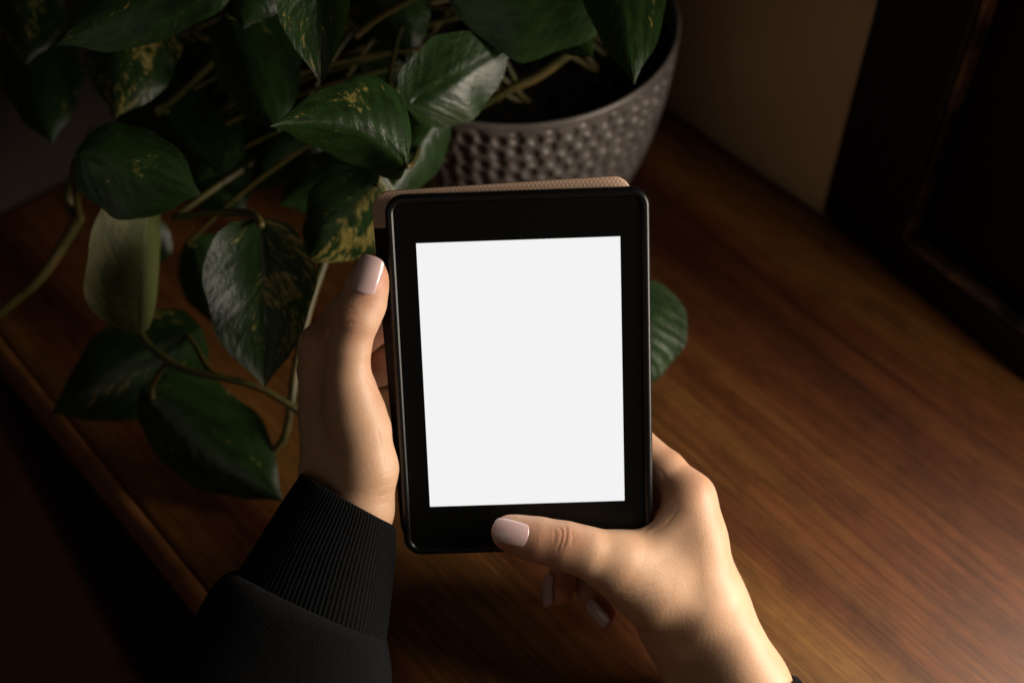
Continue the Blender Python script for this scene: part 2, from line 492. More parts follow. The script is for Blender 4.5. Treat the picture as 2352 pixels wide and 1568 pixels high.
bez = world_mesh('bezel', to_world(dev_to_cam(v)), f, BEZEL, reader, smooth=False)
v, f = box_verts((-45.2, -60.4, -0.80), (45.1, 62.85, -0.70))
world_mesh('screen', to_world(dev_to_cam(np.array(v))), f, SCREEN, reader, smooth=False)

# cover folded behind: rounded slab, tan at the head, dark below
cov_tl, cov_tr, cov_bl = [cam_to_dev(q) for q in (cpt(851, 441, 572), cpt(1447, 402, 570), cpt(905, 1240, 606))]
def dev_plane(px, py, z):
    d = np.array([(px-CX)/FPX, -(py-CY)/FPX, -1.0]); n = DEV_R[:, 2]; p0 = dev_to_cam([0, 0, z])
    return cam_to_dev(d * (np.dot(n, p0) / np.dot(n, d)))
ZC = -DT - 1.2
tl, tr = dev_plane(851, 441, ZC), dev_plane(1449, 402, ZC)
cw = np.linalg.norm(tr - tl); ca = math.atan2(tr[1]-tl[1], tr[0]-tl[0])
ux, uy = np.array([math.cos(ca), math.sin(ca), 0]), np.array([-math.sin(ca), math.cos(ca), 0])
split = 16.5
def cover_piece(y0, y1, r_top, r_bot, z0, z1, n=8):
    """outline in cover axes (x right, y down from the top edge)"""
    pts = []
    def arc(cx, cy, r, a0):
        for k in range(n + 1):
            a = math.radians(a0 + 90*k/n); pts.append((cx + r*math.cos(a), cy - r*math.sin(a)))
    if r_top:
        arc(cw - r_top, y0 + r_top, r_top, 0); arc(r_top, y0 + r_top, r_top, 90)
    else: pts += [(cw, y0), (0, y0)]
    if r_bot:
        arc(r_bot, y1 - r_bot, r_bot, 180); arc(cw - r_bot, y1 - r_bot, r_bot, 270)
    else: pts += [(0, y1), (cw, y1)]
    m = len(pts); V = []
    c = np.mean(pts, axis=0)
    for ins, z in ((0.5, z0), (0, z0 + 0.5), (0, z1 - 0.5), (0.25, z1 - 0.15), (0.7, z1)):
        for x, y in pts:
            sx = -np.sign(x - c[0]) * ins; sy = -np.sign(y - c[1]) * ins
            V.append(tl * [1, 1, 0] + [0, 0, z] + ux*(x + sx) - uy*(y + sy))
    F = grid_faces(5, m, True); F.append(tuple(range(m))[::-1]); F.append(tuple(4*m + k for k in range(m)))
    return np.array(V), F
corg = to_world(dev_to_cam(np.array([0, -DH/2, ZC])))
cover = thing('tablet_cover', corg, 'tan textured leather cover folded behind the black e-reader', 'tablet cover')
v, f = cover_piece(0, split, 8.5, 0, ZC - 2.6, ZC + 0.9); world_mesh('leather_panel', to_world(dev_to_cam(v)), f, TAN, cover)
v, f = cover_piece(split + 0.15, 166, 0, 8.5, ZC - 2.6, ZC + 0.7); world_mesh('lining_panel', to_world(dev_to_cam(v)), f, COVERM, cover)

# ------------------------------------------------------------------ hands: implicit surfaces
def smin(a, b, k):
    h = np.maximum(k - np.abs(a - b), 0) / k
    return np.minimum(a, b) - h*h*k*0.25
def smax(a, b, k): return -smin(-a, -b, k)
def seg(P, a, b, r1, r2):
    ba = b - a; pa = P - a
    t = np.clip(pa @ ba / (ba @ ba), 0, 1)
    return np.sqrt(((pa - t[:, None]*ba)**2).sum(1)) - (r1 + (r2 - r1)*t)
def chain(P, pts, k=3.0):
    d = None
    for i in range(len(pts) - 1):
        a, b = pts[i], pts[i+1]
        s = seg(P, cpt(*a[:3]), cpt(*b[:3]), a[3], b[3])
        d = s if d is None else smin(d, s, k)
    return d
def tri(P, a, b, c, r):
    ba, cb, ac = b-a, c-b, a-c
    pa, pb, pc = P-a, P-b, P-c
    nor = np.cross(ba, ac)
    def dot2(x): return (x*x).sum(-1)
    ins = (np.sign(pa @ np.cross(ba, nor)) + np.sign(pb @ np.cross(cb, nor)) + np.sign(pc @ np.cross(ac, nor))) < 2.0
    def ed(p, e): return dot2(np.clip(p @ e / dot2(e), 0, 1)[:, None]*e - p)
    de = np.minimum(np.minimum(ed(pa, ba), ed(pb, cb)), ed(pc, ac))
    dp = (pa @ nor)**2 / dot2(nor)
    return np.sqrt(np.where(ins, de, dp)) - r
def to_px(P):
    return CX + FPX*P[:, 0]/-P[:, 2], CY - FPX*P[:, 1]/-P[:, 2]
def groove_field(P, grooves):
    """sum of shallow creases: each a polyline of pixels at a surface, width and depth in mm"""
    out = np.zeros(len(P)); u, v = to_px(P)
    for poly, w, dep, dmax in grooves:
        poly = np.array(poly, float); sc = 5.0
        m = (u > poly[:, 0].min()-20) & (u < poly[:, 0].max()+20) & (v > poly[:, 1].min()-20) & (v < poly[:, 1].max()+20) & (-P[:, 2] < dmax)
        if not m.any(): continue
        uu, vv = u[m], v[m]; best = np.full(len(uu), 1e9)
        for i in range(len(poly)-1):
            a, b = poly[i], poly[i+1]; ba = b - a
            t = np.clip(((uu-a[0])*ba[0] + (vv-a[1])*ba[1]) / (ba @ ba), 0, 1)
            # fade towards both ends
            fade = 1.0
            best = np.minimum(best, np.hypot(uu-a[0]-t*ba[0], vv-a[1]-t*ba[1]))
        endd = np.minimum(np.hypot(uu-poly[0,0], vv-poly[0,1]), np.hypot(uu-poly[-1,0], vv-poly[-1,1]))
        fade = np.clip(endd / 14.0, 0, 1)
        out[m] += dep * np.exp(-(best/sc/w)**2) * fade
    return out
def slab(P, rounded=1.0):
    """distance to e-reader and cover together"""
    q = cam_to_dev(P)
    h = np.array([DW/2, DH/2, DT/2]) - rounded
    a = np.abs(q - [0, 0, -DT/2]) - h
    d1 = np.sqrt((np.maximum(a, 0)**2).sum(1)) + np.minimum(a.max(1), 0) - rounded
    r = q - tl * np.array([1, 1, 0]); cxx, cyy = r @ ux, -(r @ uy)
    a = np.abs(np.stack([cxx - cw/2, cyy - 83.0, q[:, 2] - (ZC - 0.85)], 1)) - (np.array([cw/2, 83.0, 1.75]) - rounded)
    d2 = np.sqrt((np.maximum(a, 0)**2).sum(1)) + np.minimum(a.max(1), 0) - rounded
    return np.minimum(d1, d2)
def sparse_nets(fun, lo, hi, h):
    B = 8
    n = np.ceil((np.array(hi) - np.array(lo)) / (h*B)).astype(int)
    dims = n*B + 1
    cen = np.stack(np.meshgrid(*[lo[i] + (np.arange(n[i])+0.5)*B*h for i in range(3)], indexing='ij'), -1).reshape(-1, 3)
    dc = np.concatenate([fun(c) for c in np.array_split(cen, max(1, len(cen)//60000))])
    near = np.abs(dc) < B*h*0.87 + 2.5
    val = np.ones(dims, np.float32)
    sgn = np.where(dc < 0, -1.0, 1.0).reshape(n).astype(np.float32)
    val[:-1, :-1, :-1] = np.repeat(np.repeat(np.repeat(sgn, B, 0), B, 1), B, 2)
    val *= 9.0
    off = np.stack(np.meshgrid(*[np.arange(B)]*3, indexing='ij'), -1).reshape(-1, 3)
    blk = np.argwhere(near.reshape(n))
    for part in np.array_split(blk, max(1, len(blk)//200)):
        idx = (part[:, None, :]*B + off[None]).reshape(-1, 3)
        d = fun(np.array(lo) + idx*h)
        val[idx[:, 0], idx[:, 1], idx[:, 2]] = d
    ins = val < 0
    cs = np.zeros(np.array(dims)-1, np.int8)
    for dx in (0, 1):
        for dy in (0, 1):
            for dz in (0, 1):
                cs += ins[dx:dims[0]-1+dx, dy:dims[1]-1+dy, dz:dims[2]-1+dz]
    act = np.argwhere((cs > 0) & (cs < 8))
    vid = np.full(np.array(dims)-1, -1, np.int32); vid[act[:, 0], act[:, 1], act[:, 2]] = np.arange(len(act))
    corners = np.array([[i, j, k] for i in (0, 1) for j in (0, 1) for k in (0, 1)])
    cv = np.stack([val[act[:, 0]+c[0], act[:, 1]+c[1], act[:, 2]+c[2]] for c in corners], 1)
    acc = np.zeros((len(act), 3)); cnt = np.zeros(len(act))
    for a in range(8):
        for b in range(a+1, 8):
            if np.abs(corners[a]-corners[b]).sum() != 1: continue
            va, vb = cv[:, a], cv[:, b]; m = (va < 0) != (vb < 0)
            t = va[m] / (va[m]-vb[m])
            acc[m] += corners[a] + t[:, None]*(corners[b]-corners[a]); cnt[m] += 1
    verts = np.array(lo) + (act + acc/cnt[:, None])*h
    quads = []
    for ax in range(3):
        o1, o2 = [(1, 2), (2, 0), (0, 1)][ax]
        s0 = [slice(None)]*3; s1 = [slice(None)]*3
        s0[ax] = slice(0, -1); s1[ax] = slice(1, None)
        a, b = ins[tuple(s0)], ins[tuple(s1)]
        e = np.argwhere(a != b)
        e = e[(e[:, o1] > 0) & (e[:, o2] > 0) & (e[:, o1] < dims[o1]-1) & (e[:, o2] < dims[o2]-1)]
        d1 = np.zeros(3, int); d1[o1] = 1; d2 = np.zeros(3, int); d2[o2] = 1
        q = np.stack([vid[tuple((e - x).T)] for x in (0*d1, d1, d1+d2, d2)], 1)
        fl = ins[tuple(e.T)]
        q[~fl] = q[~fl][:, ::-1]
        quads.append(q)
    quads = np.concatenate(quads); quads = quads[(quads >= 0).all(1)]
    # settle on the true surface
    for _ in range(2):
        eps = 0.25; d0 = fun(verts); g = np.zeros_like(verts)
        for i in range(3):
            s = np.zeros(3); s[i] = eps
            g[:, i] = (fun(verts + s) - fun(verts - s)) / (2*eps)
        gn = (g*g).sum(1) + 1e-3
        verts = verts - np.clip(d0/gn, -0.5, 0.5)[:, None]*g
    return verts, quads
def hand_object(name, fun, lo, hi, origin_cam, label, reds, h=0.7):
    v, q = sparse_nets(fun, lo, hi, h)
    org = to_world(origin_cam)
    w = to_world(v) - org
    me = bpy.data.meshes.new(name)
    me.vertices.add(len(w)); me.vertices.foreach_set('co', w.astype(np.float32).ravel())
    me.loops.add(len(q)*4); me.loops.foreach_set('vertex_index', q.astype(np.int32).ravel())
    me.polygons.add(len(q)); me.polygons.foreach_set('loop_start', (np.arange(len(q))*4).astype(np.int32))
    me.update(calc_edges=True); me.validate(); me.shade_smooth()
    r = np.zeros(len(v))
    for (px, py, d, rad, amt) in reds:
        dist = np.linalg.norm(v - cpt(px, py, d), axis=1)
        r = np.maximum(r, amt*np.exp(-(dist/rad)**2))
    at = me.attributes.new('red', 'FLOAT', 'POINT'); at.data.foreach_set('value', r.astype(np.float32))
    o = link(name, me, SKIN); o.location = org
    return tag(o, label, 'hand')

def add_nail(parent, base, tip, normal, width, curv=0.75, ang_shift=0.0, sink=0.5, free=0.0):
    """base, tip: camera-space mm points on the nail's centre line; normal camera-space"""
    base, tip, nrm = np.array(base, float), np.array(tip, float), np.array(normal, float)
    ax = tip - base; L = np.linalg.norm(ax); ax /= L
    nrm -= ax*(nrm @ ax); nrm /= np.linalg.norm(nrm); sd = np.cross(ax, nrm)
    nu, nv = 26, 17; R = width/2/curv; phi = math.asin(min(0.98, width/2/R))
    top, bot = [], []
    for i in range(nu):
        u = i/(nu-1)
        for j in range(nv):
            v = -1 + 2*j/(nv-1)
            # outline: rounded cuticle, nearly parallel sides, squared-off rounded tip
            su = u
            base_arc = 0.16*(1 - math.sqrt(max(0, 1-(0.98*v)**2)))
            tip_arc = 0.22*(1 - (max(0, 1-abs(v)**3.2))**(1/3.2)) + 0.03*v*v
            uu = base_arc + (1 - tip_arc - base_arc)*u
            wf = 0.90 + 0.10*math.sin(min(1, uu*1.6)*math.pi/2) - 0.07*max(0, uu-0.7)/0.3
            a = v*phi*wf
            arch = -0.055*L*(2*uu-1)**2 - 0.2*max(0, uu-0.75)
            p = base + ax*L*uu + sd*R*math.sin(a) + nrm*(R*math.cos(a) - R + arch - sink*(1-uu)**2)
            nn = nrm*math.cos(a) + sd*math.sin(a)
            edge = max(0, 1-(1-abs(v))*6)**2*0.25 + max(0, (uu-0.93)/0.07)**2*0.2
            top.append(p + nn*(0.45 - min(0.3, edge))); bot.append(p - nn*0.35)
    V = np.array(top + bot); F = grid_faces(nu, nv); n0 = nu*nv
    F2 = [tuple(n0 + i for i in reversed(f)) for f in F]
    rim = [j for j in range(nv)] + [i*nv + nv-1 for i in range(1, nu)] + [(nu-1)*nv + j for j in range(nv-2, -1, -1)] + [i*nv for i in range(nu-2, 0, -1)]
    F3 = [(rim[k], n0 + rim[k], n0 + rim[(k+1) % len(rim)], rim[(k+1) % len(rim)]) for k in range(len(rim))]
    F3 = [t[::-1] for t in F3]
    o = world_mesh('fingernail', to_world(V), [f[::-1] for f in F] + [f[::-1] for f in F2] + F3, NAIL, parent)
    return o

# --- left hand -------------------------------------------------------------
L_THUMB = [(848, 627, 564, 7.0), (840, 655, 564, 8.2), (817, 728, 566, 10.0), (801, 800, 568, 8.9), (798, 870, 570, 9.8), (812, 940, 574, 13.0)]
L_THENAR = [(806, 900, 573, 10.5), (826, 985, 578, 13.0), (838, 1075, 582, 14.2), (822, 1170, 586, 15.5), (775, 1330, 588, 19)]
L_MC = [
    [(736, 795, 592, 9.6), (745, 950, 594, 11.0), (765, 1110, 594, 14.5), (735, 1330, 592, 20)],
    [(735, 850, 606, 9.8), (748, 970, 606, 11.0), (770, 1110, 602, 15.0)],
    [(738, 905, 622, 9.2), (750, 1000, 618, 10.5), (775, 1110, 607, 14.0)],
    [(745, 960, 636, 8.5), (757, 1030, 630, 10.0), (780, 1120, 612, 14.0)]]
L_FING = [
    [(736, 795, 594, 9.4), (800, 714, 600, 8.8), (866, 632, 604, 8.4), (950, 588, 606, 7.6), (1010, 580, 605, 6.6)],
    [(735, 850, 606, 9.6), (872, 742, 613, 8.6), (985, 700, 614, 7.8), (1050, 700, 612, 6.8)],
    [(738, 905, 622, 9.2), (880, 842, 623, 8.4), (985, 815, 620, 7.4), (1045, 815, 618, 6.6)],
    [(745, 960, 636, 8.2), (880, 930, 632, 7.4), (965, 915, 628, 6.6), (1010, 912, 625, 6.0)]]
L_GROOVES = [
    ([(763, 722), (778, 712), (800, 706), (822, 708)], 0.5, 0.30, 572), ([(760, 735), (778, 722), (802, 718), (824, 722)], 0.5, 0.36, 572),
    ([(760, 752), (780, 742), (803, 738), (820, 744)], 0.5, 0.33, 572), ([(766, 765), (785, 757), (806, 756)], 0.5, 0.22, 572),
    ([(838, 865), (852, 885), (866, 905), (872, 925)], 0.5, 0.45, 585), ([(845, 905), (858, 912), (872, 930)], 0.35, 0.25, 585),
    ([(840, 1110), (870, 1096), (905, 1082)], 0.4, 0.20, 600), ([(845, 1126), (872, 1118), (905, 1106)], 0.4, 0.22, 600),
    ([(856, 1142), (880, 1136), (904, 1128)], 0.4, 0.22, 600), ([(866, 1160), (886, 1154), (902, 1148)], 0.4, 0.2, 600),
    ([(880, 990), (893, 1040), (900, 1090)], 0.5, 0.18, 600), ([(866, 980), (878, 1030), (886, 1080)], 0.5, 0.15, 600)]
def left_hand(P):
    d = None
    for i, m in enumerate(L_MC):
        c = chain(P, m, 4); d = c if d is None else smin(d, c, 9)
    d = smin(d, chain(P, L_THENAR, 6), 12)
    d = smin(d, tri(P, cpt(808, 925, 576), cpt(752, 850, 592), cpt(765, 1010, 588), 8.0), 10)
    fg = None
    for c in L_FING:
        q = chain(P, c, 2.5); fg = q if fg is None else smin(fg, q, 1.6)
    d = smin(d, fg, 5)
    d = smin(d, chain(P, L_THUMB, 5), 4)
    # fleshy pad of the thumb against the tablet edge
    d = smin(d, seg(P, cpt(862, 640, 566), cpt(852, 695, 567), 5.2, 6.4), 6)
    d = d + groove_field(P, L_GROOVES)
    return smax(d, -(slab(P) - 0.25), 1.6)
def bounds(chains, pad=4):
    a = np.array([list(cpt(*q[:3])) + [q[3]] for c in chains for q in c])
    return (a[:, :3] - a[:, 3:]).min(0) - pad, (a[:, :3] + a[:, 3:]).max(0) + pad
lo, hi = bounds(L_MC + L_FING + [L_THUMB, L_THENAR])
reds_l = [(868, 640, 560, 7, 0.75), (842, 690, 556, 8, 0.35), (790, 740, 556, 10, 0.45), (868, 905, 575, 10, 0.3), (860, 800, 600, 26, 0.75)]
left = hand_object('hand', left_hand, lo, hi, cpt(775, 1330, 588), 'left hand in a black sleeve, thumb along the edge of the e-reader', reds_l)
def on_surf(px, py, d): return cpt(px, py, d)
add_nail(left, cpt(828, 672, 553.0), cpt(857, 587, 554.2), (-0.02, -0.03, 0.99), 11.8, 0.72, sink=0.3)

# --- right hand ------------------------------------------------------------
R_THUMB = [(1166, 1222, 581, 7.4), (1190, 1229, 581, 8.3), (1240, 1240, 580, 9.5), (1298, 1253, 579, 10.2), (1350, 1268, 579, 10.6), (1410, 1290, 584, 11.6), (1500, 1325, 593, 14)]
R_THENAR = [(1420, 1300, 584, 12.0), (1490, 1345, 592, 15.5), (1560, 1430, 608, 18.0), (1648, 1620, 616, 20)]
R_MC = [
    [(1586, 1139, 596, 10.0), (1608, 1240, 595, 11.0), (1630, 1370, 597, 15.0), (1716, 1570, 600, 19.0), (1772, 1690, 600, 20.5)],
    [(1588, 1185, 612, 9.8), (1615, 1270, 612, 11.5), (1635, 1390, 606, 16)],
    [(1580, 1235, 628, 9.4), (1600, 1310, 624, 11.0), (1620, 1410, 612, 15)],
    [(1562, 1290, 641, 8.6), (1585, 1345, 634, 10.5), (1610, 1430, 616, 14)]]
R_FING = [
    [(1588, 1137, 596, 9.8), (1530, 1078, 602, 9.0), (1455, 1010, 609, 8.4), (1350, 975, 613, 7.6), (1285, 985, 611, 6.8)],
    [(1588, 1185, 612, 9.4), (1430, 1095, 622, 8.6), (1290, 1070, 622, 7.8), (1215, 1090, 620, 6.8)],
    [(1580, 1235, 628, 9.0), (1345, 1165, 640, 8.4), (1302, 1270, 630, 7.3), (1285, 1356, 617, 7.0)],
    [(1562, 1290, 641, 8.2), (1385, 1245, 646, 7.5), (1335, 1320, 634, 6.7), (1384, 1412, 621, 6.8)]]
R_GROOVES = [
    ([(1298, 1203), (1302, 1218), (1300, 1240), (1292, 1262)], 0.45, 0.42, 580), ([(1284, 1206), (1292, 1222), (1288, 1246), (1278, 1268)], 0.38, 0.36, 580),
    ([(1272, 1212), (1276, 1228), (1272, 1250)], 0.35, 0.26, 580), ([(1312, 1214), (1316, 1234), (1312, 1256)], 0.4, 0.28, 580), ([(1322, 1222), (1325, 1240)], 0.35, 0.2, 580),
    ([(1424, 1356), (1450, 1354), (1484, 1345), (1505, 1340)], 0.5, 0.20, 610), ([(1432, 1374), (1462, 1374), (1500, 1365), (1522, 1358)], 0.5, 0.22, 610),
    ([(1442, 1390), (1470, 1392), (1506, 1384)], 0.5, 0.16, 610),
    ([(1476, 1222), (1505, 1200), (1535, 1160)], 0.7, 0.3, 605), ([(1490, 1228), (1530, 1205), (1560, 1165)], 0.7, 0.25, 605),
    ([(1505, 1075), (1520, 1085), (1530, 1108)], 0.9, 0.2, 620)]
def right_hand(P):
    d = None
    for i, m in enumerate(R_MC):
        c = chain(P, m, 6); d = c if d is None else smin(d, c, 9)
    d = smin(d, chain(P, R_THENAR, 8), 14)
    d = smin(d, tri(P, cpt(1465, 1305, 588), cpt(1578, 1180, 593), cpt(1605, 1390, 591), 10.0), 14)
    fg = None
    for c in R_FING:
        q = chain(P, c, 2.5); fg = q if fg is None else smin(fg, q, 1.4)
    d = smin(d, fg, 5)
    d = smin(d, chain(P, R_THUMB, 5), 11)
    d = d + groove_field(P, R_GROOVES)
    return smax(d, -(slab(P) - 0.25), 1.6)
lo, hi = bounds(R_MC + R_FING + [R_THUMB, R_THENAR])
reds_r = [(1160, 1250, 574, 10, 0.8), (1230, 1270, 572, 14, 0.5), (1295, 1235, 570, 10, 0.45), (1284, 1350, 612, 14, 0.85), (1385, 1410, 618, 13, 0.85), (1520, 1110, 605, 16, 0.7), (1600, 1120, 588, 14, 0.25)]
right = hand_object('hand', right_hand, lo, hi, cpt(1690, 1600, 604), 'right hand with bare wrist, thumb lying across the bottom of the e-reader', reds_r)
add_nail(right, cpt(1213, 1232, 569.6), cpt(1131, 1212, 571.8), (0.0, 0.16, 0.98), 11.0, 0.72)
add_nail(right, cpt(1250, 1318, 616), cpt(1250, 1392, 610), (-0.86, 0.05, 0.50), 9.0, 0.75)
add_nail(right, cpt(1345, 1385, 614.8), cpt(1391, 1436, 610.6), (-0.42, -0.30, 0.85), 8.0, 0.75)

# ------------------------------------------------------------------ sleeves
def ring_tube(rings, n_around, n_along, ribs=0, amp=0.0, wob=0.0, seed=1, turn_in=None):
    """rings: (Lx, Ly, Rx, Ry, depth, half depth mm, near shift x, y)"""
    Rg = catmull(np.array(rings, float), n_along); V = []
    rs = np.random.RandomState(seed); ph = rs.rand(12)*6.28
    th = np.linspace(0, 2*math.pi, n_around, endpoint=False)
    def ring(row, sc, k):
        lx, ly, rx, ry, d, hd, sx, sy = row
        c = cpt((lx+rx)/2, (ly+ry)/2, d); a = (cpt(rx, ry, d) - cpt(lx, ly, d))/2
        b = np.array([0, 0, hd]) + np.array([sx, -sy, 0])*d/FPX
        al = np.linalg.norm(a)
        for t in th:
            ct, st = math.cos(t), math.sin(t)
            # a slightly squared ellipse
            e = 1 + 0.03*math.cos(4*t + 3.14)
            m = 1 + (amp/al)*math.cos(ribs*t) if ribs else 1.0
            if wob:
                w = sum(math.sin(ph[q] + (q+1)*t*0.9 + k*(3.5+q*2.3)*(1 if q % 2 else -1))/(q+1.5) for q in range(5))
                m += wob*w/al
            V.append(c + (a*ct + b*st)*e*m*sc)
    rows = []
    if turn_in:
        for s_, q in turn_in: rows.append((Rg[min(n_along-1, q)], s_, q/n_along))
    for i in range(n_along): rows.append((Rg[i], 1.0, i/n_along))
    for r in rows: ring(*r)
    return np.array(V), grid_faces(len(rows), n_around, True)
L_CUFF = [(692, 1086, 906, 1206, 589, 24, 2, -18), (680, 1104, 910, 1224, 589, 26, 2, -20), (648, 1152, 911, 1262, 588, 28, 0, -22), (602, 1226, 906, 1325, 586, 31, -2, -24), (560, 1292, 896, 1420, 583, 33, -4, -26), (540, 1322, 888, 1480, 581, 33, -5, -28)]
L_SLEEVE = [(552, 1308, 887, 1462, 581, 31, -5, -28), (532, 1306, 890, 1470, 581, 35, -5, -30), (500, 1324, 894, 1490, 580, 38, -5, -32), (468, 1370, 900, 1530, 579, 40, -5, -32), (428, 1448, 904, 1600, 577, 42, -5, -32), (388, 1530, 912, 1690, 574, 44, -5, -32), (345, 1620, 925, 1790, 572, 45, -5, -32)]
v, f = ring_tube(L_SLEEVE, 140, 60, wob=0.8, seed=3)
sleeve = world_mesh('sleeve', to_world(v), f, SLEEVEM, left)
v, f = ring_tube(L_CUFF, 624, 44, ribs=104, amp=0.30, turn_in=[(0.86, 9), (0.86, 2), (0.90, 0), (0.97, 0)])
cuff = world_mesh('ribbed_cuff', to_world(v), f, CUFFM, left)
R_CUFF = [(1528, 1648, 1834, 1552, 602, 30, -8, -22), (1532, 1668, 1850, 1572, 602, 31, -8, -22), (1560, 1730, 1890, 1640, 600, 33, -8, -22), (1600, 1800, 1930, 1720, 598, 33, -8, -22)]
v, f = ring_tube(R_CUFF, 400, 24, ribs=80, amp=0.42, turn_in=[(0.86, 5), (0.88, 0), (0.96, 0)])
world_mesh('ribbed_cuff', to_world(v), f, CUFFM, right)

# ------------------------------------------------------------------ pothos plant
plant = thing('pothos_plant', (0.0, 0.640, 0.122), 'trailing pothos with glossy heart-shaped leaves, some streaked yellow, in the hammered pot', 'plant')
def leaf(base, tip, wl, wr, bow=(0, 0), var=0.2, fold=0.10, lobe=0.10, quilt=0.5, seed=0, tipcurl=0.0, peak=0.36, side=0, flip=False):
    """base, tip: (px, py, depth mm). wl, wr: (apparent width px, depth change mm) left and right of the
    way from base to tip; bow: (sideways px, depth mm) of the midrib at its middle"""
    B, T = cpt(*base), cpt(*tip); rs = np.random.RandomState(seed)
    d = (base[2] + tip[2])/2; ax = np.array([tip[0]-base[0], tip[1]-base[1]], float); Lp = np.hypot(*ax); ax /= Lp
    left2 = np.array([ax[1], -ax[0]])                    # pixel direction to the left of the way
    def pv(p): return np.array([p[0], -p[1], 0])*d/FPX
    mid = (B + T)/2 + pv(left2*bow[0]) + np.array([0, 0, -bow[1]])
    nu, nv = 34, 23; V = []; UV = []
    L = np.linalg.norm(T - B)
    a_ = peak; b_ = 1 - peak
    ph = rs.rand(8)*6.28
    for i in range(nu):
        u = i/(nu-1)
        m = B*(1-u)**2 + 2*mid*u*(1-u) + T*u*u
        tan = 2*(1-u)*(mid-B) + 2*u*(T-mid); tan /= np.linalg.norm(tan)
        # heart outline with a drawn-out tip
        x = u
        if x < peak: w = max(0, 1 - (1 - x/peak)**2.2)**0.42
        else:
            t = (x-peak)/(1-peak); w = (1 - t**2.0)*(1 - 0.45*max(0, (t-0.72)/0.28)) + 0.012
        w = max(w, 0.0)
        for j in range(nv):
            v = -1 + 2*j/(nv-1); av = abs(v)
            wpx, dd = wl if v < 0 else wr
            sgn = 1 if v < 0 else -1
            wav = 1 + 0.045*math.sin(ph[0] + u*9 + (0 if v < 0 else 2)) + 0.03*math.sin(ph[1] + u*19)
            off = pv(left2*sgn*wpx)*av*w*wav
            dep = dd*(av**1.5)*w + fold*wpx*0.196*(1 - math.exp(-(av*5)**2))*0.0
            back = -lobe*L*(av**1.2)*max(0, 1-u*2.2)**1.5
            q = quilt*0.55*math.sin(2*math.pi*(u*9 - av*2.6) + ph[2])*min(1, av*3)*(1-av**4)*w
            q += 0.9*math.sin(ph[3] + u*5 + v*2.5)*w
            crease = 1.0*math.exp(-(av/0.10)**2)*(1-u)**0.5
            tc = tipcurl*max(0, (u-0.6)/0.4)**2
            V.append(m + off + tan*back + np.array([0, 0, -(dep + q + crease + tc)]))
            UV.append((u, (v+1)/2))
    F = grid_faces(nu, nv)
    if flip: F = [q[::-1] for q in F]
    o = world_mesh('leaf', to_world(np.array(V)), F, LEAF, plant)
    me = o.data; uvl = me.uv_layers.new(name='leaf_uv')
    vi = np.zeros(len(me.loops), np.int32); me.loops.foreach_get('vertex_index', vi)
    uvl.data.foreach_set('uv', np.array(UV, np.float32)[vi].ravel())
    o['variegation'] = var; o['side'] = float(side)
    if seed not in (1, 2, 11, 12, 13, 16, 17, 18):            # stalk down to the soil
        b = to_world(B); inw = to_world(T) - b; rr = rs.rand()*6.28
        root = np.array([0.0 + 0.06*math.cos(rr), 0.64 + 0.06*math.sin(rr), 0.119])
        m1 = b*0.7 + root*0.3 + [0, 0, 0.030]; m2 = b*0.25 + root*0.75 + [0, 0, 0.040]
        pv_, pf_ = tube([b + inw*0.02, b - inw*0.05 + [0, 0, 0.002], m1, m2, root], np.array([1.0, 1.2, 1.3, 1.5, 1.7])/1000, 8, 30)
        world_mesh('stem', pv_, pf_, STEM, plant)
    return o
def stem(pts, r0, r1, n=36):
    P = [to_world(cpt(*p)) for p in pts]
    v, f = tube(P, np.linspace(r0, r1, len(P))/1000.0, 9, n)
    return world_mesh('stem', v, f, STEM, plant)

# the leaves that catch the light
leaf((935, 382, 612), (620, 291, 582), (72, 16), (132, 10), (-105, 2), 0.30, quilt=1.0, seed=1, lobe=0.0)
leaf((944, 236, 636), (1180, 100, 656), (96, -4), (88, 14), (0, -4), 0.10, seed=2, lobe=0.06)
leaf((1420, -70, 640), (985, -60, 640), (188, 12), (150, 12), (0, -10), 0.16, seed=3, lobe=0.05, peak=0.5)
leaf((1225, -20, 664), (1363, 134, 655), (72, 10), (58, 10), (0, 0), 0.25, seed=4)
leaf((1430, -190, 626), (1457, 194, 622), (90, 2), (96, 12), (0, -6), 0.26, seed=5)
leaf((735, -190, 600), (737, 194, 614), (82, -8), (100, -8), (0, -4), 0.46, seed=6)
leaf((490, -110, 622), (130, 104, 618), (120, 10), (130, 14), (-10, -8), 0.44, seed=7)
leaf((590, -150, 660), (560, 66, 660), (110, 12), (110, 12), (0, -6), 0.1, seed=8)
leaf((305, 30, 690), (265, 270, 680), (112, 12), (105, 12), (0, -8), 0.62, seed=9)
leaf((540, 40, 672), (640, 305, 664), (110, 12), (95, 14), (0, -8), 0.20, seed=10)
leaf((186, 352, 616), (462, 448, 632), (104, 10), (112, 6), (4, -8), 0.22, seed=11, lobe=0.05)
leaf((322, 768, 660), (362, 330, 672), (106, -20), (10, 20), (14, 0), 0.50, seed=12, lobe=0.0, peak=0.3, side=-1, flip=True)
leaf((600, 518, 646), (607, 890, 652), (122, -6), (118, -16), (-4, 4), 0.42, seed=13, lobe=0.05, side=-1)
leaf((865, 420, 650), (705, 606, 660), (95, 12), (105, 6), (0, -6), 0.56, seed=14, side=-0.8)
leaf((1000, 270, 682), (850, 500, 672), (60, 16), (95, 12), (0, -4), 0.14, seed=15)
leaf((430, 770, 712), (118, 950, 720), (112, 8), (110, 10), (0, -6), 0.26, seed=16)
leaf((350, 915, 690), (650, 1150, 690), (125, 12), (105, 12), (-10, -6), 0.26, seed=17)
leaf((1458, 662, 690), (1468, 908, 694), (116, 5), (100, 8), (0, -6), 0.18, quilt=1.2, seed=18)
